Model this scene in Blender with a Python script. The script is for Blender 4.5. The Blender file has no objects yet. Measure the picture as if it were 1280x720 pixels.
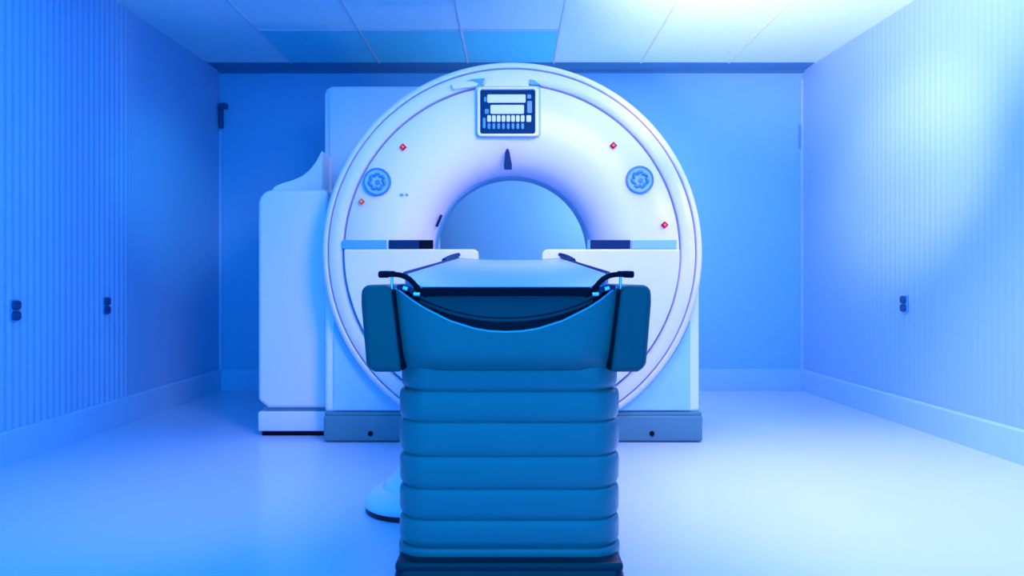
import bpy, bmesh, math, random
from mathutils import Vector, Matrix
random.seed(4)
PI = math.pi
C = bpy.context.scene.collection
F, HX, HY, CH = 900.0, 640.0, 349.0, 0.9          # focal length in px, horizon point, camera height

def P(px, py, d):
    return Vector(((px-HX)*d/F, d, CH-(py-HY)*d/F))

# ------------------------------------------------------------------ materials
def mat(name, col, rough=.5, metal=0., spec=.5, var=.04, scale=6., emit=None, es=0., coat=0., bump=0., bscale=60.):
    m = bpy.data.materials.new(name); m.use_nodes = True
    nt = m.node_tree; b = nt.nodes['Principled BSDF']
    b.inputs['Roughness'].default_value = rough
    b.inputs['Metallic'].default_value = metal
    b.inputs['Specular IOR Level'].default_value = spec
    b.inputs['Coat Weight'].default_value = coat
    tc = nt.nodes.new('ShaderNodeTexCoord')
    n = nt.nodes.new('ShaderNodeTexNoise'); n.inputs['Scale'].default_value = scale; n.inputs['Detail'].default_value = 3
    nt.links.new(tc.outputs['Object'], n.inputs['Vector'])
    r = nt.nodes.new('ShaderNodeValToRGB')
    r.color_ramp.elements[0].position = .3; r.color_ramp.elements[1].position = .7
    r.color_ramp.elements[0].color = (*[c*(1-var) for c in col], 1)
    r.color_ramp.elements[1].color = (*[min(1, c*(1+var)) for c in col], 1)
    nt.links.new(n.outputs['Fac'], r.inputs['Fac']); nt.links.new(r.outputs['Color'], b.inputs['Base Color'])
    if bump:
        n2 = nt.nodes.new('ShaderNodeTexNoise'); n2.inputs['Scale'].default_value = bscale
        nt.links.new(tc.outputs['Object'], n2.inputs['Vector'])
        bp = nt.nodes.new('ShaderNodeBump'); bp.inputs['Strength'].default_value = bump; bp.inputs['Distance'].default_value = .01
        nt.links.new(n2.outputs['Fac'], bp.inputs['Height']); nt.links.new(bp.outputs['Normal'], b.inputs['Normal'])
    if emit:
        b.inputs['Emission Color'].default_value = (*emit, 1); b.inputs['Emission Strength'].default_value = es
    return m

M = dict(
    wall=mat('wall_paint', (.29, .52, .80), .42, spec=.35, var=.015, scale=1.2),
    wall_far=mat('far_wall_paint', (.22, .54, .80), .5, spec=.3, var=.015, scale=1.2),
    skirt=mat('skirting_vinyl', (.36, .62, .88), .4, var=.02),
    floor=mat('polished_vinyl_floor', (.54, .66, .86), .23, spec=.5, var=.012, scale=1.5, bump=.015, bscale=4),
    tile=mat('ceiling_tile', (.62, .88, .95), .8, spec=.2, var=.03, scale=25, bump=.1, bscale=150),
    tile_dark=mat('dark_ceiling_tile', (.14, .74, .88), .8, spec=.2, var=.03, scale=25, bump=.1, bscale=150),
    tbar=mat('ceiling_grid_metal', (.62, .74, .88), .4, spec=.4),
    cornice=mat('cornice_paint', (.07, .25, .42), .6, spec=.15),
    white=mat('gloss_white_plastic', (.84, .74, .86), .33, spec=.5, var=.012, scale=2),
    white2=mat('white_housing_plastic', (.78, .80, .86), .4, spec=.4, var=.012, scale=2),
    panel=mat('blue_grey_panel', (.34, .62, .84), .4, spec=.4),
    groove=mat('grey_seam_rubber', (.12, .30, .38), .6),
    plinth=mat('grey_plinth_plastic', (.09, .23, .27), .4, spec=.4),
    stripe=mat('light_blue_stripe', (.10, .36, .62), .4),
    navy=mat('navy_stripe', (.002, .030, .09), .5, spec=.1),
    black=mat('black_plastic', (.002, .004, .010), .5, spec=.06),
    couch=mat('dark_teal_couch_plastic', (.050, .160, .150), .38, spec=.3, var=.02),
    cap=mat('darker_couch_cap_plastic', (.035, .083, .080), .4, spec=.3, var=.02),
    bellows=mat('teal_bellows_vinyl', (.06, .172, .165), .26, spec=.45, var=.02),
    base=mat('dark_navy_base_plastic', (.003, .009, .016), .35, spec=.4),
    cradle=mat('dark_cradle_composite', (.015, .042, .05), .4, spec=.3),
    trough=mat('black_blue_trough_liner', (.002, .008, .02), .5, spec=.1),
    pad=mat('pale_couch_pad_vinyl', (.40, .50, .80), .28, spec=.5, var=.02),
    chrome=mat('brushed_chrome', (.75, .80, .86), .22, metal=1.),
    red=mat('red_indicator', (.14, .002, .006), .6, spec=.1, emit=(.42, .01, .03), es=.8),
    redc=mat('pink_indicator_core', (.4, .1, .1), .5, emit=(.7, .12, .16), es=.8),
    orange=mat('orange_brown_indicator', (.3, .05, .01), .4, emit=(.30, .035, .01), es=.6),
    orangec=mat('orange_indicator_core', (.7, .2, .05), .4, emit=(.8, .16, .02), es=.7),
    grille=mat('blue_grille_plastic', (.04, .24, .50), .4),
    grille_l=mat('pale_grille_plastic', (.26, .50, .76), .4),
    scr=mat('display_glass', (.001, .015, .05), .5, spec=.03, emit=(.0, .06, .30), es=.5),
    scr_l=mat('display_light_bar', (.22, .28, .4), .3, emit=(.42, .58, .9), es=.8),
    scr_m=mat('display_mid_bar', (.02, .08, .2), .3, emit=(.04, .26, .75), es=.7),
    socket=mat('dark_blue_socket_plastic', (.012, .07, .20), .4),
)

# ------------------------------------------------------------------ helpers
def obj(name, bm, m, parent=None, smooth=None, bevel=0, seg=3):
    bmesh.ops.recalc_face_normals(bm, faces=bm.faces)
    me = bpy.data.meshes.new(name); bm.to_mesh(me); bm.free()
    me.materials.append(m)
    o = bpy.data.objects.new(name, me); C.objects.link(o)
    if smooth is not None:
        me.polygons.foreach_set('use_smooth', [True]*len(me.polygons))
        me.set_sharp_from_angle(angle=math.radians(smooth))
    if bevel:
        bv = o.modifiers.new('edge', 'BEVEL'); bv.width = bevel; bv.segments = seg; bv.limit_method = 'ANGLE'
        bv.angle_limit = math.radians(40); bv.harden_normals = False
    if parent is not None:
        o.parent = parent
        o.matrix_parent_inverse = Matrix.Translation(parent.location).inverted()
    return o

def thing(name, label, cat, loc, group=None):
    o = bpy.data.objects.new(name, None); C.objects.link(o); o.location = loc
    o.empty_display_size = .1
    o['label'] = label; o['category'] = cat
    if group: o['group'] = group
    return o

def struct(o):
    o['kind'] = 'structure'; return o

def box(bm, x0, x1, y0, y1, z0, z1):
    v = [bm.verts.new((x, y, z)) for x in (x0, x1) for y in (y0, y1) for z in (z0, z1)]
    for f in ((0,1,3,2), (4,6,7,5), (0,4,5,1), (2,3,7,6), (0,2,6,4), (1,5,7,3)):
        bm.faces.new([v[i] for i in f])
    return v

def rbox(x0, x1, y0, y1, z0, z1, r, seg=4):
    bm = bmesh.new(); box(bm, x0, x1, y0, y1, z0, z1)
    bmesh.ops.recalc_face_normals(bm, faces=bm.faces)
    bmesh.ops.bevel(bm, geom=list(bm.edges), offset=r, segments=seg, profile=.5, affect='EDGES')
    return bm

def prism_y(bm, pts, y0, y1):
    """closed outline of (x,z) points extruded from y0 to y1"""
    a = [bm.verts.new((x, y0, z)) for x, z in pts]; b = [bm.verts.new((x, y1, z)) for x, z in pts]
    bm.faces.new(a); bm.faces.new(b[::-1])
    n = len(pts)
    for i in range(n):
        bm.faces.new((a[i], b[i], b[(i+1) % n], a[(i+1) % n]))

def lathe_y(bm, prof, cx, cz, n=160, closed=True):
    """profile (r,y) spun about the axis parallel to y"""
    rings = []
    for k in range(n):
        t = 2*PI*k/n
        rings.append([bm.verts.new((cx+r*math.cos(t), y, cz+r*math.sin(t))) for r, y in prof])
    m = len(prof)
    for k in range(n):
        A, B = rings[k], rings[(k+1) % n]
        for j in range(m if closed else m-1):
            bm.faces.new((A[j], A[(j+1) % m], B[(j+1) % m], B[j]))

def lathe_z(bm, prof, cx, cy, n=48):
    rings = []
    for k in range(n):
        t = 2*PI*k/n
        rings.append([bm.verts.new((cx+r*math.cos(t), cy+r*math.sin(t), z)) for r, z in prof])
    m = len(prof)
    for k in range(n):
        A, B = rings[k], rings[(k+1) % n]
        for j in range(m-1):
            bm.faces.new((A[j], A[j+1], B[j+1], B[j]))
    bm.faces.new([r[0] for r in rings]); bm.faces.new([r[-1] for r in rings][::-1])

def smooth_path(pts, k=6):
    P_ = [Vector(p) for p in pts]; out = []
    for i in range(len(P_)-1):
        p0 = P_[max(i-1, 0)]; p1 = P_[i]; p2 = P_[i+1]; p3 = P_[min(i+2, len(P_)-1)]
        for j in range(k):
            t = j/k
            out.append(.5*((2*p1)+(-p0+p2)*t+(2*p0-5*p1+4*p2-p3)*t*t+(-p0+3*p1-3*p2+p3)*t**3))
    out.append(P_[-1]); return out

def tube(bm, pts, r, n=12):
    pts = [Vector(p) for p in pts]; rings = []; prev = None
    for i, p in enumerate(pts):
        d = (pts[min(i+1, len(pts)-1)]-pts[max(i-1, 0)]).normalized()
        u = d.cross(Vector((0, 0, 1)) if abs(d.z) < .95 else Vector((1, 0, 0))).normalized() if prev is None else (prev-d*prev.dot(d)).normalized()
        prev = u; w = d.cross(u); rr = r(i/(len(pts)-1)) if callable(r) else r
        rings.append([bm.verts.new(p+u*rr*math.cos(2*PI*k/n)+w*rr*math.sin(2*PI*k/n)) for k in range(n)])
    for a, b in zip(rings, rings[1:]):
        for k in range(n): bm.faces.new((a[k], a[(k+1) % n], b[(k+1) % n], b[k]))
    bm.faces.new(rings[0][::-1]); bm.faces.new(rings[-1])

def interp(tab, x):
    if x <= tab[0][0]: return tab[0][1]
    for (a, b), (c, d) in zip(tab, tab[1:]):
        if x <= c: return b+(d-b)*(x-a)/(c-a)
    return tab[-1][1]

def ease(t):
    t = max(0., min(1., t)); return t*t*(3-2*t)

# ------------------------------------------------------------------ room
YF, YN, HT = 5.84, -1.6, 2.59
def xl(y): return -2.37-.030*(YF-y)
def xr(y): return 2.357+.055*(YF-y)

bm = bmesh.new(); v = box(bm, xl(YN)-.3, xr(YN)+.3, YN-.2, YF+.2, -.08, 0)
struct(obj('floor', bm, M['floor']))

def side_wall(name, fx, sgn, flute_end, m, amp):
    bm = bmesh.new(); n = int((YF-YN)/.00625); cols = []
    for i in range(n+1):
        y = YN+(YF-YN)*i/n
        a = amp*(1-ease((y-flute_end)/.12))
        # flutes of slightly unequal depth, as in the photo
        x = fx(y)+sgn*a*(.5+.5*math.cos(2*PI*y/.05))*(.72+.28*math.sin(y*9.1)*math.sin(y*3.3+1))
        cols.append([bm.verts.new((x, y, 0)), bm.verts.new((x, y, HT))])
    for a, b in zip(cols, cols[1:]): bm.faces.new((a[0], b[0], b[1], a[1]))
    o0 = [bm.verts.new((fx(y)-sgn*.1, y, z)) for y, z in ((YN, 0), (YN, HT), (YF, 0), (YF, HT))]
    bm.faces.new((cols[0][0], cols[0][1], o0[1], o0[0])); bm.faces.new((cols[-1][0], o0[2], o0[3], cols[-1][1]))
    bm.faces.new((o0[0], o0[1], o0[3], o0[2]))
    return struct(obj(name, bm, m, smooth=50))
side_wall('wall_left', xl, 1, 4.46, M['wall'], .011)
side_wall('wall_right', xr, -1, 4.95, M['wall'], .0022)
bm = bmesh.new(); box(bm, xl(YF)-.2, xr(YF)+.2, YF, YF+.1, 0, HT); struct(obj('wall_far', bm, M['wall_far']))
bm = bmesh.new(); box(bm, xl(YN)-.2, xr(YN)+.2, YN-.1, YN, 0, HT); struct(obj('wall_near', bm, M['wall_far']))

def skirt(name, fx, sgn):
    bm = bmesh.new(); vs = []
    for y in (YN, YF):
        x = fx(y); vs.append([bm.verts.new((x+sgn*a, y, z)) for a, z in ((-.002, 0), (.022, 0), (.022, .160), (.014, .170), (-.002, .170))])
    a, b = vs
    for k in range(5): bm.faces.new((a[k], a[(k+1) % 5], b[(k+1) % 5], b[k]))
    bm.faces.new(a); bm.faces.new(b[::-1])
    struct(obj(name, bm, M['skirt']))
skirt('baseboard_left', xl, 1); skirt('baseboard_right', xr, -1)
bm = bmesh.new(); box(bm, xl(YF), xr(YF), YF-.022, YF, 0, .172); struct(obj('baseboard_far', bm, M['skirt'], bevel=.004))

# ceiling: slab of tiles, darker tiles in the last row, metal grid
bm = bmesh.new(); box(bm, xl(YN)-.2, xr(YN)+.2, YN-.1, YF+.1, HT, HT+.1)
ceil = struct(obj('ceiling', bm, M['tile']))
GX = [-1.72, -1.035, -.345, .325, 1.005, 1.69]
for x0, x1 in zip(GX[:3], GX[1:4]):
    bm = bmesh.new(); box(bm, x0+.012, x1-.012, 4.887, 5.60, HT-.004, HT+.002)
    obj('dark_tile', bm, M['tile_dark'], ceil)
bm = bmesh.new()
for gx in GX+[-2.40, 2.37]:
    if abs(gx) < 2.2: box(bm, gx-.006, gx+.006, YN, 5.61, HT-.008, HT+.001)
gy = 4.875
while gy > YN:
    box(bm, GX[0], GX[3], gy-.006, gy+.006, HT-.0075, HT+.001); gy -= .70
obj('ceiling_grid', bm, M['tbar'], ceil)
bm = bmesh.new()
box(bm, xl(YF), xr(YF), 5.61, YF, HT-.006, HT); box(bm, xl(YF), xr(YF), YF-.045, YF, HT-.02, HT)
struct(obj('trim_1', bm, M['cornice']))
bm = bmesh.new(); box(bm, xl(YF)-.002, xl(YF)+.022, YF-.018, YF, .17, 2.10); struct(obj('trim_2', bm, M['skirt'], bevel=.003))
bm = bmesh.new(); box(bm, xr(YF)-.020, xr(YF)+.002, YF-.018, YF, .17, 2.52); struct(obj('trim_3', bm, M['skirt'], bevel=.003))

# small black bracket in the far left corner and a clip in the right one
t = thing('wall_sensor', 'small black sensor high in the far left corner, on top of the corner strip', 'sensor', (xl(YF)+.012, YF-.03, 2.10))
a = P(280, 130, YF-.03)
obj('sensor_head', rbox(a.x-.032, a.x+.026, YF-.06, YF-.002, 2.275, 2.318, .008), M['socket'], t, smooth=40)
obj('sensor_stem', rbox(a.x-.033, a.x-.012, YF-.05, YF-.004, 2.12, 2.275, .004), M['socket'], t, smooth=40)
obj_clip = obj('corner_clip', rbox(xr(YF)-.034, xr(YF)-.019, YF-.02, YF, 1.96, 2.15, .004), M['stripe'], smooth=40)
obj_clip['label'] = 'small narrow blue clip high in the far right corner beside the corner strip'; obj_clip['category'] = 'clip'

def socket(fx, sgn, y, z, label):
    x = fx(y)+sgn*.008
    s = thing('wall_socket', label, 'socket', (x, y, z), 'dark double wall sockets')
    obj('back_plate', rbox(min(x-sgn*.01, x+sgn*.004), max(x-sgn*.01, x+sgn*.004), y-.030, y+.030, z-.052, z+.052, .003), M['stripe'], s, smooth=40)
    for dz in (-.026, .026):
        b = bmesh.new()
        n = 24; pts = [(y+.028*math.copysign(abs(math.cos(q))**.6, math.cos(q)), z+dz+.022*math.copysign(abs(math.sin(q))**.6, math.sin(q))) for q in (2*PI*k/n for k in range(n))]
        A = [b.verts.new((x+sgn*.002, p, r)) for p, r in pts]; B = [b.verts.new((x+sgn*.016, p, r)) for p, r in pts]
        b.faces.new(A); b.faces.new(B[::-1])
        for i in range(n): b.faces.new((A[i], B[i], B[(i+1) % n], A[(i+1) % n]))
        obj('outlet', b, M['socket'], s, smooth=50, bevel=.002)
socket(xl, 1, 3.52, .747, 'dark double wall socket on the left fluted wall, nearest the camera')
socket(xl, 1, 4.27, .743, 'dark double wall socket on the left wall, the one farther back')
socket(xr, -1, 4.45, .748, 'dark double wall socket alone on the right wall')

# ------------------------------------------------------------------ scanner gantry
GZ = 1.045
g = thing('ct_scanner', 'large white ring-shaped scanner with a round bore, display on top and grey base', 'medical scanner', (0, 4.3, 0))

def tomb(th, W, R, zb):
    c, s = math.cos(th), math.sin(th)
    if s >= 0: return R
    r = 1e9
    if abs(c) > 1e-6: r = W/abs(c)
    r = min(r, (GZ-zb)/abs(s))
    return r
def tomb_solid(W, R, zb, rin, y0, y1):
    bm = bmesh.new(); ca = math.atan2(-(GZ-zb), W)
    angs = sorted([2*PI*k/192-PI for k in range(192)]+[ca, -PI-ca]); 
    L = []
    for th in angs:
        ro = tomb(th, W, R, zb); c, s = math.cos(th), math.sin(th)
        L.append([bm.verts.new((r*c, y, GZ+r*s)) for r, y in ((rin, y0), (ro, y0), (ro, y1), (rin, y1))])
    for i in range(len(L)):
        A, B = L[i], L[(i+1) % len(L)]
        for j in range(4): bm.faces.new((A[j], A[(j+1) % 4], B[(j+1) % 4], B[j]))
    return bm
hb = obj('rear_housing', tomb_solid(1.040, 1.0, .160, .60, 3.99, 4.80), M['white2'], g, smooth=35, bevel=.022, seg=4)
# front side panels (inset, a seam away from the bright vertical edge)
for s in (-1, 1):
    pts = [(s*.40, .175), (s*.985, .175), (s*.985, .86)]
    arc = [(s*.40, .175)]
    bm = bmesh.new()
    Rr = 1.062
    xs = [.42+(.985-.42)*k/16 for k in range(17)]
    out = [(s*x, GZ-math.sqrt(max(0, Rr*Rr-x*x))+.02) for x in xs]
    poly = [(s*.42, .172)] + [(s*.985, .172)] + out[::-1]
    poly = [p for p in poly]
    zz = [p for p in out if p[1] > .18]
    poly = [(zz[0][0], .176), (s*.985, .176)] + zz[::-1]
    prism_y(bm, poly, 3.976, 3.992)
    obj('side_panel', bm, M['panel'], g, bevel=.003)
obj('plinth', rbox(-1.040, 1.052, 3.965, 4.80, .004, .150, .016), M['plinth'], g, smooth=40)
obj('plinth_lip', rbox(-1.034, 1.046, 3.97, 4.80, .148, .166, .005), M['plinth'], g, smooth=40)
for px in (463, 815):
    p = P(px, 542, 3.965); bm = bmesh.new(); lathe_y(bm, [(.001, 3.956), (.012, 3.956), (.014, 3.960), (.014, 3.975), (.001, 3.975)], p.x, p.z, 20)
    obj('bolt', bm, M['black'], g, smooth=40)

def cut_bottom(bm, z):
    r = bmesh.ops.bisect_plane(bm, geom=bm.verts[:]+bm.edges[:]+bm.faces[:], plane_co=(0, 0, z), plane_no=(0, 0, 1), clear_inner=True)
    ed = [e for e in r['geom_cut'] if isinstance(e, bmesh.types.BMEdge)]
    bmesh.ops.holes_fill(bm, edges=ed)
def arc_prof(cr, cy, rr, a0, a1, n=8):
    return [(cr+rr*math.cos(math.radians(a0+(a1-a0)*k/n)), cy+rr*math.sin(math.radians(a0+(a1-a0)*k/n))) for k in range(n+1)]
# outer rim (rounded), its front shoulder faces outwards
bm = bmesh.new()
prof = [(1.006, 4.02), (1.003, 3.925), (1.006, 3.915)] + [(1.010+.030*math.sin(math.radians(q)), 3.945-.032*math.cos(math.radians(q))) for q in range(0, 91, 10)] + [(1.043, 4.10), (1.035, 4.17), (1.006, 4.17)]
lathe_y(bm, prof, 0, GZ, 224); cut_bottom(bm, .168)
obj('outer_rim', bm, M['white'], g, smooth=40)
bm = bmesh.new()
lathe_y(bm, [(.918, 3.925), (.921, 3.909), (.930, 3.903), (.985, 3.908), (.996, 3.915), (.999, 3.93), (.999, 4.0), (.918, 4.0)], 0, GZ, 224); cut_bottom(bm, .168)
obj('ring_band', bm, M['white'], g, smooth=40)
bm = bmesh.new()
lathe_y(bm, [(.90, 3.945), (1.02, 3.945), (1.02, 3.995), (.90, 3.995)], 0, GZ, 160); cut_bottom(bm, .168)
obj('ring_seam', bm, M['groove'], g, smooth=40)
# front cover with flared funnel towards the bore
bm = bmesh.new()
fl = [(.912, 3.93), (.909, 3.913), (.900, 3.905), (.74, 3.897), (.68, 3.897)]
for k in range(1, 15):
    q = k/14*PI/2
    fl.append((.68-.235*math.sin(q)**.9, 3.897+.235*(1-math.cos(q))))
fl += [(.460, 4.16), (.60, 4.0), (.912, 3.97)]
lathe_y(bm, fl, 0, GZ, 200); cut_bottom(bm, .2)
obj('front_cover', bm, M['white'], g, smooth=50)
bm = bmesh.new()
lathe_y(bm, [(.447, 4.128), (.438, 4.134), (.438, 4.26), (.47, 4.5), (.56, 4.79), (.60, 4.81), (.612, 4.79), (.48, 4.50), (.455, 4.26), (.458, 4.14)], 0, GZ, 160)
obj('bore_liner', bm, M['stripe'], g, smooth=50)
bm = bmesh.new(); lathe_y(bm, [(.60, 4.80), (.98, 4.80), (.97, 4.815), (.61, 4.815)], 0, GZ, 120); cut_bottom(bm, .17)
obj('rear_cover', bm, M['white2'], g, smooth=40)

# lower cover: closes the bore from below, two rounded shoulders beside the couch
d = 3.875; zt = P(0, 311.5, d).z; RL = .905
xi_l, xi_r = P(598, 0, d).x, P(677, 0, d).x
def corner(cx, cz, r, a0, a1, n=6):
    return [(cx+r*math.cos(math.radians(a0+(a1-a0)*k/n)), cz+r*math.sin(math.radians(a0+(a1-a0)*k/n))) for k in range(n+1)]
a1 = math.asin((zt-GZ)/RL)
pts = []
zcut = .25; a2 = math.asin((zcut-GZ)/RL)
n = 40
for k in range(n+1):
    t = a1+(a2-a1)*k/n; pts.append((RL*math.cos(t), GZ+RL*math.sin(t)))
for k in range(n+1):
    t = PI-a2+(a1-a2)*-k/n; pts.append((RL*math.cos(t), GZ+RL*math.sin(t)))
pts += corner(xi_l-.028, zt-.028, .028, 90, 0)
pts += [(xi_l, .93), (xi_r, .93)]
pts += corner(xi_r+.035, zt-.035, .035, 180, 90)
bm = bmesh.new(); prism_y(bm, pts, d, 3.93)
obj('lower_cover', bm, M['white'], g, bevel=.008, seg=3)
# stripe across the face, above the lower cover
dy = 3.885
def strip(name, p0, p1, m):
    z0 = P(0, 311, dy).z; z1 = P(0, 300, dy).z
    bm = bmesh.new(); box(bm, P(p0, 0, dy).x, P(p1, 0, dy).x, dy, dy+.03, z0, z1)
    return obj(name, bm, m, g, bevel=.002)
strip('pale_stripe', 428, 483, M['stripe'])
strip('dark_stripe', 486, 526, M['navy'])['label'] = 'dark navy stripe'
strip('dark_stripe', 738, 788, M['navy'])['label'] = 'dark navy stripe'
strip('pale_stripe', 789.5, 846, M['grille_l'])
o = strip('stripe_end', 524, 541, M['black']); 
o = strip('stripe_end', 734, 738, M['stripe'])

# display window
dd = 3.885
def rrect(p0, q0, p1, q1, d, r, k=5):
    a = P(p0, q1, d); b = P(p1, q0, d)
    return (corner(b.x-r, b.z-r, r, 0, 90, k)+corner(a.x+r, b.z-r, r, 90, 180, k)+corner(a.x+r, a.z+r, r, 180, 270, k)+corner(b.x-r, a.z+r, r, 270, 360, k))
def frame_mesh(outer, inner, y0, y1):
    bm = bmesh.new(); n = len(outer); L = []
    for (a, b), (c, e) in zip(outer, inner):
        L.append([bm.verts.new(q) for q in ((c, y0, e), (a, y0, b), (a, y1, b), (c, y1, e))])
    for i in range(n):
        A, B = L[i], L[(i+1) % n]
        for j in range(4): bm.faces.new((A[j], A[(j+1) % 4], B[(j+1) % 4], B[j]))
    return bm
disp = obj('display_bezel', frame_mesh(rrect(594, 107, 676, 171.5, dd, .024), rrect(597, 109.5, 672, 168.5, dd, .016), 3.886, 3.91), M['grille_l'], g, bevel=.002)
obj('inner_bezel', frame_mesh(rrect(596.5, 108.5, 673.5, 170, 3.86, .020), rrect(600, 111.5, 669, 167, 3.86, .012), 3.860, 3.905), M['white'], disp, smooth=40, bevel=.003)
bm = bmesh.new(); prism_y(bm, rrect(598, 110, 671, 168.5, 3.88, .012), 3.880, 3.905)
obj('screen', bm, M['scr'], disp)
def sbar(name, p0, q0, p1, q1, m, y=3.872):
    bm = bmesh.new(); prism_y(bm, rrect(p0, q0, p1, q1, y, min(.006, (p1-p0)*.0018, (q1-q0)*.0018), 3), y, 3.884)
    return obj(name, bm, m, disp, bevel=.0012)
sbar('display_bar', 609, 118, 657, 128, M['scr_l'])
sbar('display_bar', 613, 131, 655, 142, M['scr_l'])
sbar('display_bar', 605, 121, 608, 127, M['scr_m']); sbar('display_bar', 659, 118, 664, 123, M['scr_m'])
sbar('display_bar', 659, 126, 665, 141, M['scr_m']); sbar('display_bar', 606, 136, 611, 142, M['scr_m'])
for k in range(8):
    x = 609+6*k
    sbar('display_key', x, 144, x+4.6, 152, M['scr_l']); sbar('display_key', x+.6, 154, x+4, 161, M['scr_m'])
sbar('display_bar', 658, 144, 664, 152, M['scr_l']); sbar('display_bar', 603.5, 147, 607, 160, M['scr_m'])
# hood above the display with its two recesses and a small lamp
dh = 3.865
bm = bmesh.new()
a = [P(603, 108.5, dh), P(662, 108.5, dh), P(659, 100.5, dh), P(648, 97.5, dh), P(618, 97.5, dh), P(608, 100, dh)]
prism_y(bm, [(q.x, q.z) for q in a], dh, 3.92)
obj('display_hood', bm, M['white'], g, bevel=.006)
for pl in ([(583, 101), (590, 98.5), (606, 97.5), (602, 107), (590, 107)], [(662, 99), (668, 100), (676, 106), (663, 106)]):
    bm = bmesh.new(); q = [P(x, y, 3.895) for x, y in pl]; prism_y(bm, [(w.x, w.z) for w in q], 3.895, 3.92)
    obj('hood_recess', bm, M['stripe'], g, bevel=.002)
bm = bmesh.new(); q = [P(x, y, 3.885) for x, y in ((563, 105), (572, 102), (590, 101), (598, 104), (596, 108), (578, 110), (566, 112))]
prism_y(bm, [(w.x, w.z) for w in q], 3.885, 3.925)
obj('lens_bracket', bm, M['white'], g, bevel=.006)
# tapered slit light above the bore
q = [P(x, y, 3.88) for x, y in ((630.2, 211), (629.8, 206), (631.5, 190), (633, 186), (635.5, 186), (637, 190), (640, 206), (639.8, 211))]
bm = bmesh.new(); prism_y(bm, [(w.x, w.z) for w in q], 3.880, 3.915)
obj('laser_slit', bm, M['navy'], g, bevel=.002)['label'] = 'dark tapered slit'
# indicator diamonds, glow added so their colour holds under blue light
def diamond(px, py, m, mc, r=.020):
    p = P(px, py, 3.885)
    bm = bmesh.new(); prism_y(bm, [(p.x+r, p.z), (p.x, p.z+r), (p.x-r, p.z), (p.x, p.z-r)], 3.885, 3.91)
    o = obj('indicator_diamond', bm, m, g, bevel=.003)
    bm = bmesh.new(); r2 = r*.42; prism_y(bm, [(p.x+r2, p.z), (p.x, p.z+r2), (p.x-r2, p.z), (p.x, p.z-r2)], 3.881, 3.89)
    obj('indicator_core', bm, mc, o)
    return o
diamond(503.5, 183.5, M['red'], M['redc']); diamond(767, 181.5, M['red'], M['redc']); diamond(831.3, 281, M['red'], M['redc'])
diamond(451.5, 251.8, M['orange'], M['orangec'], .018)['label'] = 'orange-brown indicator'
# round grilles with curled petals
def grille(px, py, ring):
    p = P(px, py, 3.885)
    bm = bmesh.new(); lathe_y(bm, [(.0005, 3.889), (.068, 3.887), (.068, 3.91), (.0005, 3.91)], p.x, p.z, 40)
    o = obj('speaker_grille', bm, M['grille_l'], g, smooth=40)
    bm = bmesh.new(); lathe_y(bm, [(.064, 3.888), (.067, 3.881), (.073, 3.881), (.076, 3.888), (.076, 3.91), (.064, 3.91)], p.x, p.z, 48)
    obj('grille_rim', bm, ring, o, smooth=40)
    for k in range(7):
        t = 2*PI*k/7+.3
        bm = bmesh.new()
        pts = []
        for j in range(7):
            q = j/6; a = t+q*.95; r = .044-.016*q*q
            pts.append((p.x+r*math.cos(a), 3.886, p.z+r*math.sin(a)))
        tube(bm, pts, lambda s: .0045+.0045*math.sin(PI*s), 8); obj('petal', bm, ring, o, smooth=60)
    bm = bmesh.new(); lathe_y(bm, [(.0005, 3.883), (.013, 3.884), (.015, 3.89), (.0005, 3.89)], p.x+.004, p.z-.004, 16)
    obj('grille_hub', bm, ring, o, smooth=40)
grille(471, 227, M['grille']); grille(800, 224.5, M['grille'])
# small grey mark on the left of the face, lens in the bore edge
for px, w in ((502, 4), (508.5, 3)):
    p = P(px, 243, 3.89); bm = bmesh.new(); box(bm, p.x-w*.002, p.x+w*.002, 3.890, 3.90, p.z-.006, p.z+.004)
    obj('face_mark', bm, M['stripe'], g)
p = P(549, 276, 4.02); bm = bmesh.new(); tube(bm, [p+Vector((-.016, .02, -.03)), p+Vector((.012, .0, .032))], .008, 10)
obj('bore_laser_window', bm, M['navy'], g, smooth=50)

# ------------------------------------------------------------------ cabinets on the left
c = thing('equipment_cabinet', 'low white rounded cabinet standing on the floor left of the scanner', 'cabinet', (-1.265, 4.5, 0))
x0, x1 = P(322, 0, 4.13).x, P(409, 0, 4.13).x
def left_round(x0, x1, z0, z1, rt, rb, y0, y1):
    """cabinet body: rounded upper left and chamfered lower left corner"""
    pts = [(x1, z0), (x1, z1)] + corner(x0+rt, z1-rt, rt, 90, 180, 8) + [(x0, z0+rb), (x0+rb*1.3, z0)]
    bm = bmesh.new(); prism_y(bm, pts, y0, y1); return bm
obj('body', left_round(x0, x1, .160, P(0, 237, 4.13).z, .085, .045, 4.13, 4.83), M['white'], c, smooth=30, bevel=.022, seg=5)
obj('base_section', rbox(x0, x1, 4.13, 4.83, .026, .140, .012), M['white'], c, smooth=40)
bm = bmesh.new(); box(bm, x0+.03, x1-.004, 4.15, 4.81, .135, .17); obj('seam_strip', bm, M['plinth'], c)
bm = bmesh.new(); box(bm, x0+.02, x1-.004, 4.145, 4.80, 0, .030); obj('toe_kick', bm, M['black'], c)
# swept fairing on the rear of its top
fp = [(402.5, 188), (399, 194), (394, 203), (387, 212), (378, 219.5), (366, 225), (352, 229), (343, 233), (338, 240), (338, 247), (402.5, 247)]
q = [P(a, b, 4.55) for a, b in fp]
bm = bmesh.new(); prism_y(bm, [(w.x, w.z) for w in q][:-2]+[(q[-2].x, 1.405), (q[-1].x, 1.405)], 4.55, 4.80)
obj('fairing', bm, M['white2'], c, bevel=.006)

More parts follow.
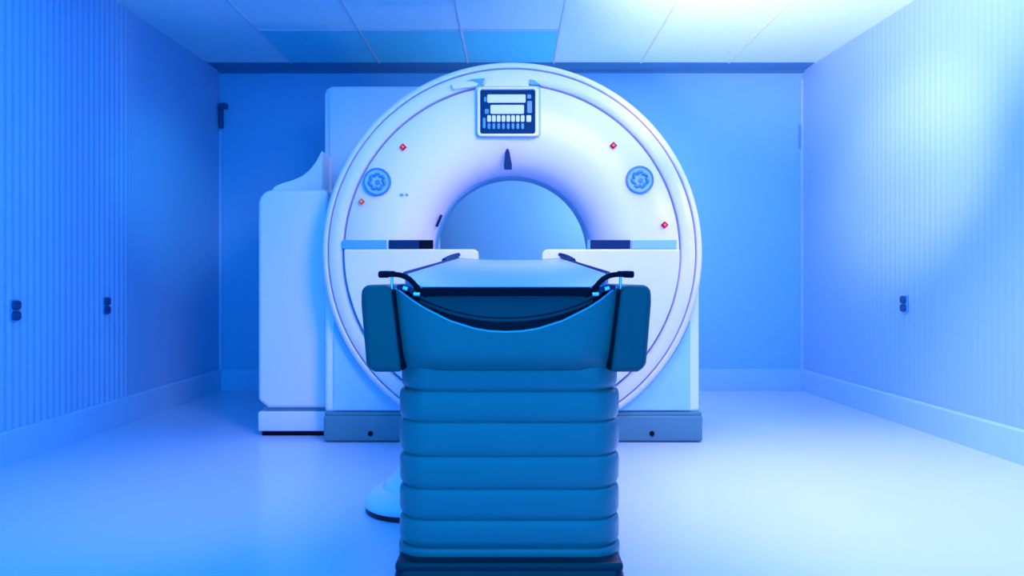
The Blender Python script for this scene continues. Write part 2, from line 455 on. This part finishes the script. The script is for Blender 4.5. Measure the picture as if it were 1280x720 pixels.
c2 = thing('tall_cabinet', 'tall pale cabinet with rounded corner standing behind the left of the scanner ring', 'cabinet', (-.93, 5.25, 0))
x0, x1, zt2 = P(405, 0, 4.92).x, P(537, 0, 4.92).x, P(0, 107, 4.92).z
bm = bmesh.new()
prism_y(bm, [(x0, .05), (x0, zt2-.05), (x0+.015, zt2-.018), (x0+.05, zt2), (x1-.03, zt2), (x1, zt2-.03), (x1, .05)], 4.94, 5.65)
obj('body', bm, M['white2'], c2, smooth=25, bevel=.006)
bm = bmesh.new()
prism_y(bm, [(x0+.036, .07), (x0+.036, zt2-.035), (x0+.055, zt2-.014), (x1-.04, zt2-.014), (x1-.02, zt2-.035), (x1-.02, .07)], 4.925, 4.942)
obj('door', bm, M['white2'], c2, bevel=.004)
bm = bmesh.new(); box(bm, x0+.02, x1-.02, 4.97, 5.62, 0, .06); obj('toe_kick', bm, M['black'], c2)

# ------------------------------------------------------------------ patient couch
CX = -.014
k = thing('patient_table', 'dark teal patient couch on a ribbed bellows column in front of the scanner', 'patient table', (CX, 2.3, 0))
S = 1.73
def Z(py, d=S): return CH-(py-HY)*d/F
# base
PX = P(636.5, 0, 1.76).x
obj('base', rbox(PX-.281, PX+.281, 1.735, 2.80, .0, .203, .03, 6), M['base'], k, smooth=40)
obj('base_lip', rbox(PX-.277, PX+.277, 1.742, 2.79, .190, .213, .008, 4), M['base'], k, smooth=40)
# bellows: stack of chamfered folds
def fold_ring(cx, cy, hx, hy, ch):
    # rounded rectangle outline, 8 steps per corner
    out = []
    for sx, sy, a0 in ((1, 1, 0), (-1, 1, 90), (-1, -1, 180), (1, -1, 270)):
        for j in range(7):
            a = math.radians(a0+90*j/6)
            out.append((cx+sx*(hx-ch)+ch*math.cos(a), cy+sy*(hy-ch)+ch*math.sin(a)))
    return out
BD = 1.80
zs = [Z(y, BD) for y in (466, 487.5, 526.5, 569, 609.5, 648, 683, 704)]
zs = [zs[0]+.03]+zs[1:]
bm = bmesh.new(); rings = []
for i in range(len(zs)-1):
    top, bot = zs[i], zs[i+1]; h = top-bot
    W = .282 if i not in (0,) else .277
    if i == len(zs)-2: W = .284
    for t, ins in ((0, .007), (.05, .0035), (.12, .001), (.22, 0), (.72, .0005), (.84, .002), (.93, .005), (1, .008)):
        if i == 0 and t < .1: ins = 0.004
        z = top-h*t
        rings.append([bm.verts.new((x, y, z)) for x, y in fold_ring(PX, 2.22, W-ins, .44-ins, .075)])
for A, B in zip(rings, rings[1:]):
    n = len(A)
    for j in range(n): bm.faces.new((A[j], A[(j+1) % n], B[(j+1) % n], B[j]))
bm.faces.new(rings[0]); bm.faces.new(rings[-1][::-1])
obj('bellows', bm, M['bellows'], k, smooth=60)
# couch body with scooped front
tab = [(-142, 361.5), (-136, 365), (-120, 376), (-103, 386.5), (-72, 402), (-40, 412), (-20, 415.2), (0, 416), (20, 415.2), (40, 412), (72, 402), (103, 386.5), (120, 376), (136, 364), (142, 360)]
SC = F/S
zb = Z(466)
bm = bmesh.new(); nx, nt = 56, 16
def half(t): return .246+(.270-.246)*t           # seam leans outwards
def body_pt(u, t, back=0.):
    x = u*half(t)
    zt_ = Z(interp(tab, u*142)); z = zb+(zt_-zb)*t
    lean = .040*(1-min(1, t*(zt_-zb)/.045))**2
    # the corners fall back around a rounded central bulge
    e = math.sqrt((u/.93)**2*1.0+(max(0, (.80-(z-zb)/.20))/1.02)**2*.55)
    y = S+lean+.030*ease((e-.80)/.45)
    return Vector((CX+x, y, z))
G = [[bm.verts.new(body_pt(-1+2*i/nx, j/nt)) for j in range(nt+1)] for i in range(nx+1)]
for i in range(nx):
    for j in range(nt): bm.faces.new((G[i][j], G[i+1][j], G[i+1][j+1], G[i][j+1]))
# rounded lip then sloping trough floor back to the rear
R1, R2 = [], []
for i in range(nx+1):
    p = G[i][-1].co
    R1.append(bm.verts.new((p.x, p.y+.010, p.z+.004))); R2.append(bm.verts.new((p.x, 3.45, p.z-.01)))
B2 = [bm.verts.new((G[i][0].co.x, 3.45, zb+.02)) for i in range(nx+1)]
for i in range(nx):
    bm.faces.new((G[i][-1], G[i+1][-1], R1[i+1], R1[i])); bm.faces.new((R1[i], R1[i+1], R2[i+1], R2[i]))
    bm.faces.new((R2[i], R2[i+1], B2[i+1], B2[i])); bm.faces.new((G[i][0], B2[i], B2[i+1], G[i+1][0]))
for i in (0, nx):
    bm.faces.new([G[i][j] for j in range(nt+1)]+[R1[i], R2[i], B2[i]])
obj('couch_body', bm, M['couch'], k, smooth=45)
# pale tube paints the highlight along the scoop lip
bm = bmesh.new()
tube(bm, [G_ for G_ in [body_pt(-1+2*i/nx, 1)+Vector((0, .004, .001)) for i in range(nx+1)]], .0028, 8)
obj('scoop_edge', bm, M['grille_l'], k, smooth=60)
# end caps
for s in (-1, 1):
    ow = .3515
    xo_t, xo_b = ow, ow-.012
    xi_t, xi_b = .273, .249
    r = .022
    o_ = [(xi_b, zb), (xo_b-r, zb), (xo_b-r*.3, zb+r*.3), (xo_b, zb+r), (xo_t, Z(380)), (xo_t, Z(358)-r)]
    o_ += [(xo_t-r+r*math.cos(math.radians(a)), Z(356)-r+r*math.sin(math.radians(a))) for a in (20, 40, 60, 80)]
    o_ += [(xi_t+.02, Z(356.3)), (xi_t, Z(359.5))]
    bm = bmesh.new(); prism_y(bm, [(CX+s*x, z) for x, z in o_], S+.004, 3.40)
    obj('end_cap', bm, M['cap'], k, smooth=35, bevel=.014, seg=4)
    bm = bmesh.new()
    prism_y(bm, [(CX+s*x, z) for x, z in ((.2475, zb+.006), (.2515, zb+.006), (.2755, Z(362)), (.2690, Z(362)))], S-.001+.006, S+.06)
    obj('seam', bm, M['black'], k)
# trough liner, cradle and pad
bm = bmesh.new()
lo = [(u*.262, Z(interp(tab, u*142)-1.5*(1-abs(u)))+.002) for u in [-1+2*i/40 for i in range(41)]]
hi = [(u*.262, Z(interp(tab, u*142))+.028-.012*abs(u)) for u in [1-2*i/40 for i in range(41)]]
hi = [(x, min(z, Z(364.5))) for x, z in hi]
prism_y(bm, [(CX+x, z) for x, z in lo+hi], S+.030, 3.4)
obj('trough_liner', bm, M['trough'], k, smooth=40)
bm = bmesh.new()
arc = [(-.222, Z(371)), ] + [(u*.222, Z(371+27.5*(1-abs(u)**2.1))) for u in [-.92+1.84*i/30 for i in range(31)]] + [(.222, Z(371))]
prism_y(bm, [(CX+x, z) for x, z in arc+[(.215, Z(367)), (-.215, Z(367))]], S+.024, 3.7)
cr = obj('cradle', bm, M['cradle'], k, smooth=40, bevel=.003)
bm = bmesh.new()
tube(bm, [Vector((CX+u*.226, S+.028, Z(373+28.5*(1-abs(u)**2.1)))) for u in [-.93+1.86*i/30 for i in range(31)]], .006, 8)
obj('cradle_rib', bm, M['cradle'], cr, smooth=60)
# pad: narrow front edge widening behind the handles, edges curl up, rising to the scanner
def pw(y): return .205+.062*ease((y-S)/.14)
def pz(u, y):
    c0 = Z(358.3)+(1.000-Z(358.3))*(y-S)/(3.78-S)
    return c0+.022*ease((y-S)/.16)*abs(u)**3*(1-.55*(y-S)/2.05)
bm = bmesh.new(); NU, NV = 20, 40; T = []; Bt = []
for j in range(NV+1):
    y = S+.006+(3.78-S-.006)*(j/NV)**1.3
    T.append([bm.verts.new((CX+u*pw(y), y, pz(u, y))) for u in [-1+2*i/NU for i in range(NU+1)]])
    Bt.append([bm.verts.new((CX+u*pw(y)*.985, y, pz(u, y)-.024)) for u in [-1+2*i/NU for i in range(NU+1)]])
for j in range(NV):
    for i in range(NU):
        bm.faces.new((T[j][i], T[j][i+1], T[j+1][i+1], T[j+1][i])); bm.faces.new((Bt[j][i], Bt[j+1][i], Bt[j+1][i+1], Bt[j][i+1]))
    for i in (0, NU): bm.faces.new((T[j][i], T[j+1][i], Bt[j+1][i], Bt[j][i]))
for j in (0, NV):
    for i in range(NU): bm.faces.new((T[j][i], T[j][i+1], Bt[j][i+1], Bt[j][i]))
obj('pad', bm, M['pad'], k, smooth=50)
bm = bmesh.new()
A = [(CX+sx*.19, y, z) for y, z in ((S+.30, .865), (3.42, .865), (3.70, .94)) for sx in (-1, 1)]
Bq = [(CX+sx*.19, y, pz(0, y)-.022) for y in (S+.30, 3.42, 3.70) for sx in (-1, 1)]
va = [bm.verts.new(p) for p in A]; vb = [bm.verts.new(p) for p in Bq]
for i in (0, 2):
    bm.faces.new((va[i], va[i+1], va[i+3], va[i+2])); bm.faces.new((vb[i], vb[i+2], vb[i+3], vb[i+1]))
    bm.faces.new((va[i], va[i+2], vb[i+2], vb[i])); bm.faces.new((va[i+1], vb[i+1], vb[i+3], va[i+3]))
bm.faces.new((va[0], vb[0], vb[1], va[1])); bm.faces.new((va[4], va[5], vb[5], vb[4]))
obj('pad_support', bm, M['cap'], k, bevel=.006)
obj('pad_front_edge', rbox(CX-.204, CX+.204, S-.002, S+.022, Z(370.5), Z(359), .004), M['black'], k, smooth=40)
bm = bmesh.new(); w = pw(3.78)
tube(bm, [Vector((CX+u*w, 3.785, pz(u, 3.78)-.006)) for u in [-1+2*i/16 for i in range(17)]], .009, 8)
obj('pad_rear_edge', bm, M['stripe'], k, smooth=60)
for s in (-1, 1):
    bm = bmesh.new()
    tube(bm, [Vector((CX+s*(pw(y)+.006), y, pz(1, y)+.002)) for y in [1.80+(3.84-1.80)*i/16 for i in range(17)]], .0048, 8)
    obj('side_rail', bm, M['navy'], k, smooth=60)
    # rail end fitting near the bore
    y = 3.55; bm = bmesh.new()
    tube(bm, smooth_path([(CX+s*(pw(y)+.012), y-.45, pz(1, y-.45)+.006), (CX+s*(pw(y)+.010), y-.1, pz(1, y)+.010), (CX+s*(pw(y)-.01), y+.1, pz(1, y)+.026)], 5), .010, 10)
    obj('rail_clamp', bm, M['navy'], k, smooth=60)
    h = bmesh.new()
    tube(h, smooth_path([(CX+s*.192, S+.012, Z(369)), (CX+s*.205, S+.006, Z(366)), (CX+s*.216, S, Z(358)), (CX+s*.232, S-.002, Z(349)), (CX+s*.250, S, Z(344.5)), (CX+s*.268, S+.002, Z(343))], 6), .0065, 12)
    ho = obj('handle', h, M['black'], k, smooth=60)
    h = bmesh.new(); tube(h, [(CX+s*.272, S+.002, Z(342.5)), (CX+s*.280, S+.002, Z(342.5))], .0072, 12)
    obj('handle_collar', h, M['chrome'], ho, smooth=50)
    h = bmesh.new(); tube(h, [(CX+s*.268, S+.002, Z(342.5)), (CX+s*.281, S+.002, Z(342.5)), (CX+s*.284, S+.002, Z(342.8)), (CX+s*.304, S+.002, Z(343)), (CX+s*.307, S+.002, Z(343))], lambda q: .0075 if q < .4 else .0085-.002*max(0, q-.8)*5, 12)
    obj('grip', h, M['black'], ho, smooth=50)
    # chrome stay and clamp blocks under the handle
    h = bmesh.new(); tube(h, [(CX+s*.2765, S+.012, Z(346)), (CX+s*.2765, S+.014, Z(361))], .0035, 10)
    obj('stay', h, M['chrome'], ho, smooth=50)
    h = bmesh.new(); tube(h, smooth_path([(CX+s*.262, S+.01, Z(359.5)), (CX+s*.245, S+.006, Z(359)), (CX+s*.228, S+.004, Z(363)), (CX+s*.222, S+.004, Z(367))], 5), .0065, 10)
    obj('release_lever', h, M['navy'], k, smooth=60)
    h = bmesh.new(); tube(h, [(CX+s*.247, S-.002, Z(360)), (CX+s*.236, S-.003, Z(361.5))], .0055, 10)
    obj('lever_pin', h, M['chrome'], k, smooth=60)
    h = bmesh.new(); tube(h, [(CX+s*.222, S, Z(367.5)), (CX+s*.207, S, Z(367.5))], .0055, 10)
    obj('lever_knob', h, M['chrome'], k, smooth=60)

# ------------------------------------------------------------------ foot switch housing on the floor behind the column
fcx, fcy = -.395, 2.83
t = thing('floor_cover', 'pale rounded cover on the floor behind the left of the bellows column', 'floor cover', (fcx, fcy, 0))
bm = bmesh.new(); lathe_z(bm, [(.168, 0), (.176, .004), (.176, .016), (.170, .020)], fcx, fcy, 56); obj('rubber_foot', bm, M['base'], t, smooth=40)
bm = bmesh.new()
lathe_z(bm, [(.172, .018), (.181, .024), (.183, .036), (.176, .056), (.160, .074), (.140, .084), (.132, .086)], fcx, fcy, 56)
obj('shell', bm, M['white2'], t, smooth=50)
bm = bmesh.new()
lathe_z(bm, [(.140, .084), (.139, .094), (.120, .112), (.095, .135), (.075, .165), (.062, .20), (.055, .23), (.045, .236)], fcx+.025, fcy+.02, 48)
obj('bell_cover', bm, M['white2'], t, smooth=50)

# ------------------------------------------------------------------ light
def area(name, loc, rot, sx, sy, power, col, spread=180):
    l = bpy.data.lights.new(name, 'AREA'); l.shape = 'RECTANGLE'; l.size = sx; l.size_y = sy
    l.energy = power; l.color = col; l.spread = math.radians(spread)
    o = bpy.data.objects.new(name, l); C.objects.link(o); o.location = loc; o.rotation_euler = [math.radians(a) for a in rot]; return o
def point(name, loc, power, col, r=.15):
    l = bpy.data.lights.new(name, 'POINT'); l.energy = power; l.color = col; l.shadow_soft_size = r
    o = bpy.data.objects.new(name, l); C.objects.link(o); o.location = loc; return o
def spot(name, loc, target, power, col, ang, blend=1., r=.1):
    l = bpy.data.lights.new(name, 'SPOT'); l.energy = power; l.color = col; l.shadow_soft_size = r
    l.spot_size = math.radians(ang); l.spot_blend = blend
    o = bpy.data.objects.new(name, l); C.objects.link(o); o.location = loc
    o.rotation_euler = (Vector(target)-Vector(loc)).to_track_quat('-Z', 'Y').to_euler(); return o
BLUE = (0., .345, 1.)
PALE = (1., .70, 1.)
area('blue_ceiling_fill', (0, 1.4, 2.56), (0, 0, 0), 4.2, 4.2, 100, BLUE)  # unseen area fill, tints the room blue from above
area('blue_wall_fill', (0, -1.5, 1.5), (90, 0, 0), 4.4, 2.2, 80, BLUE)  # unseen fill behind the camera, pushes blue light forward
area('blue_low_fill', (0, -.9, .35), (122, 0, 0), 3.6, .6, 13, (0., .50, 1.))  # added low fill, lifts the blue on the ceiling
spot('scanner_spot', (.65, 1.8, 2.3), (-.1, 3.9, 1.05), 218, PALE, 62, 1., .5)  # unseen key spot, cone kept to the scanner face
spot('rim_spot', (2.15, 2.45, 1.8), (1.02, 4.0, 1.15), 60, PALE, 24, 1., .1)  # added rim light for the ring's right edge
spot('floor_spot', (.9, 2.9, 2.4), (1.75, 2.9, 0), 275, PALE, 82, 1., .2)  # unseen spot that brightens the right side of the floor
spot('floor_spot_left', (-.7, 2.6, 2.4), (-1.3, 3.1, 0), 55, PALE, 50, 1., .2)  # extra unseen spot, added to whiten the left floor
spot('ceiling_spot', (.5, 2.6, 1.2), (1.5, 3.7, 2.59), 560, PALE, 76, 1., .1)  # unseen spot added to brighten the ceiling from below
spot('wall_spot_right', (.5, 2.3, 2.2), (2.42, 4.36, 1.58), 350, PALE, 30)  # unseen spot aimed to make the right wall's glow
spot('wall_spot_left', (-.2, 3.0, 2.3), (-2.38, 5.0, 1.5), 100, (.1, .60, 1.), 27)  # unseen spot added to brighten a band of the left wall
point('back_lamp', (.72, 5.15, 1.5), 16, (.7, .75, 1.), .08)

w = bpy.data.worlds.new('world'); bpy.context.scene.world = w; w.use_nodes = True
w.node_tree.nodes['Background'].inputs[0].default_value = (.0, .1, .6, 1); w.node_tree.nodes['Background'].inputs[1].default_value = .2

# ------------------------------------------------------------------ camera
cd = bpy.data.cameras.new('camera'); cam = bpy.data.objects.new('camera', cd); C.objects.link(cam)
cam.location = (0, 0, CH); cam.rotation_euler = (PI/2, 0, 0)
cd.sensor_width = 36; cd.lens = F/1280*36; cd.shift_y = -(360-HY)/1280; cd.clip_start = .05
sc = bpy.context.scene; sc.camera = cam
sc.view_settings.view_transform = 'Standard'; sc.view_settings.look = 'None'
sc.view_settings.exposure = 0; sc.view_settings.gamma = 1; sc.view_settings.use_curve_mapping = False
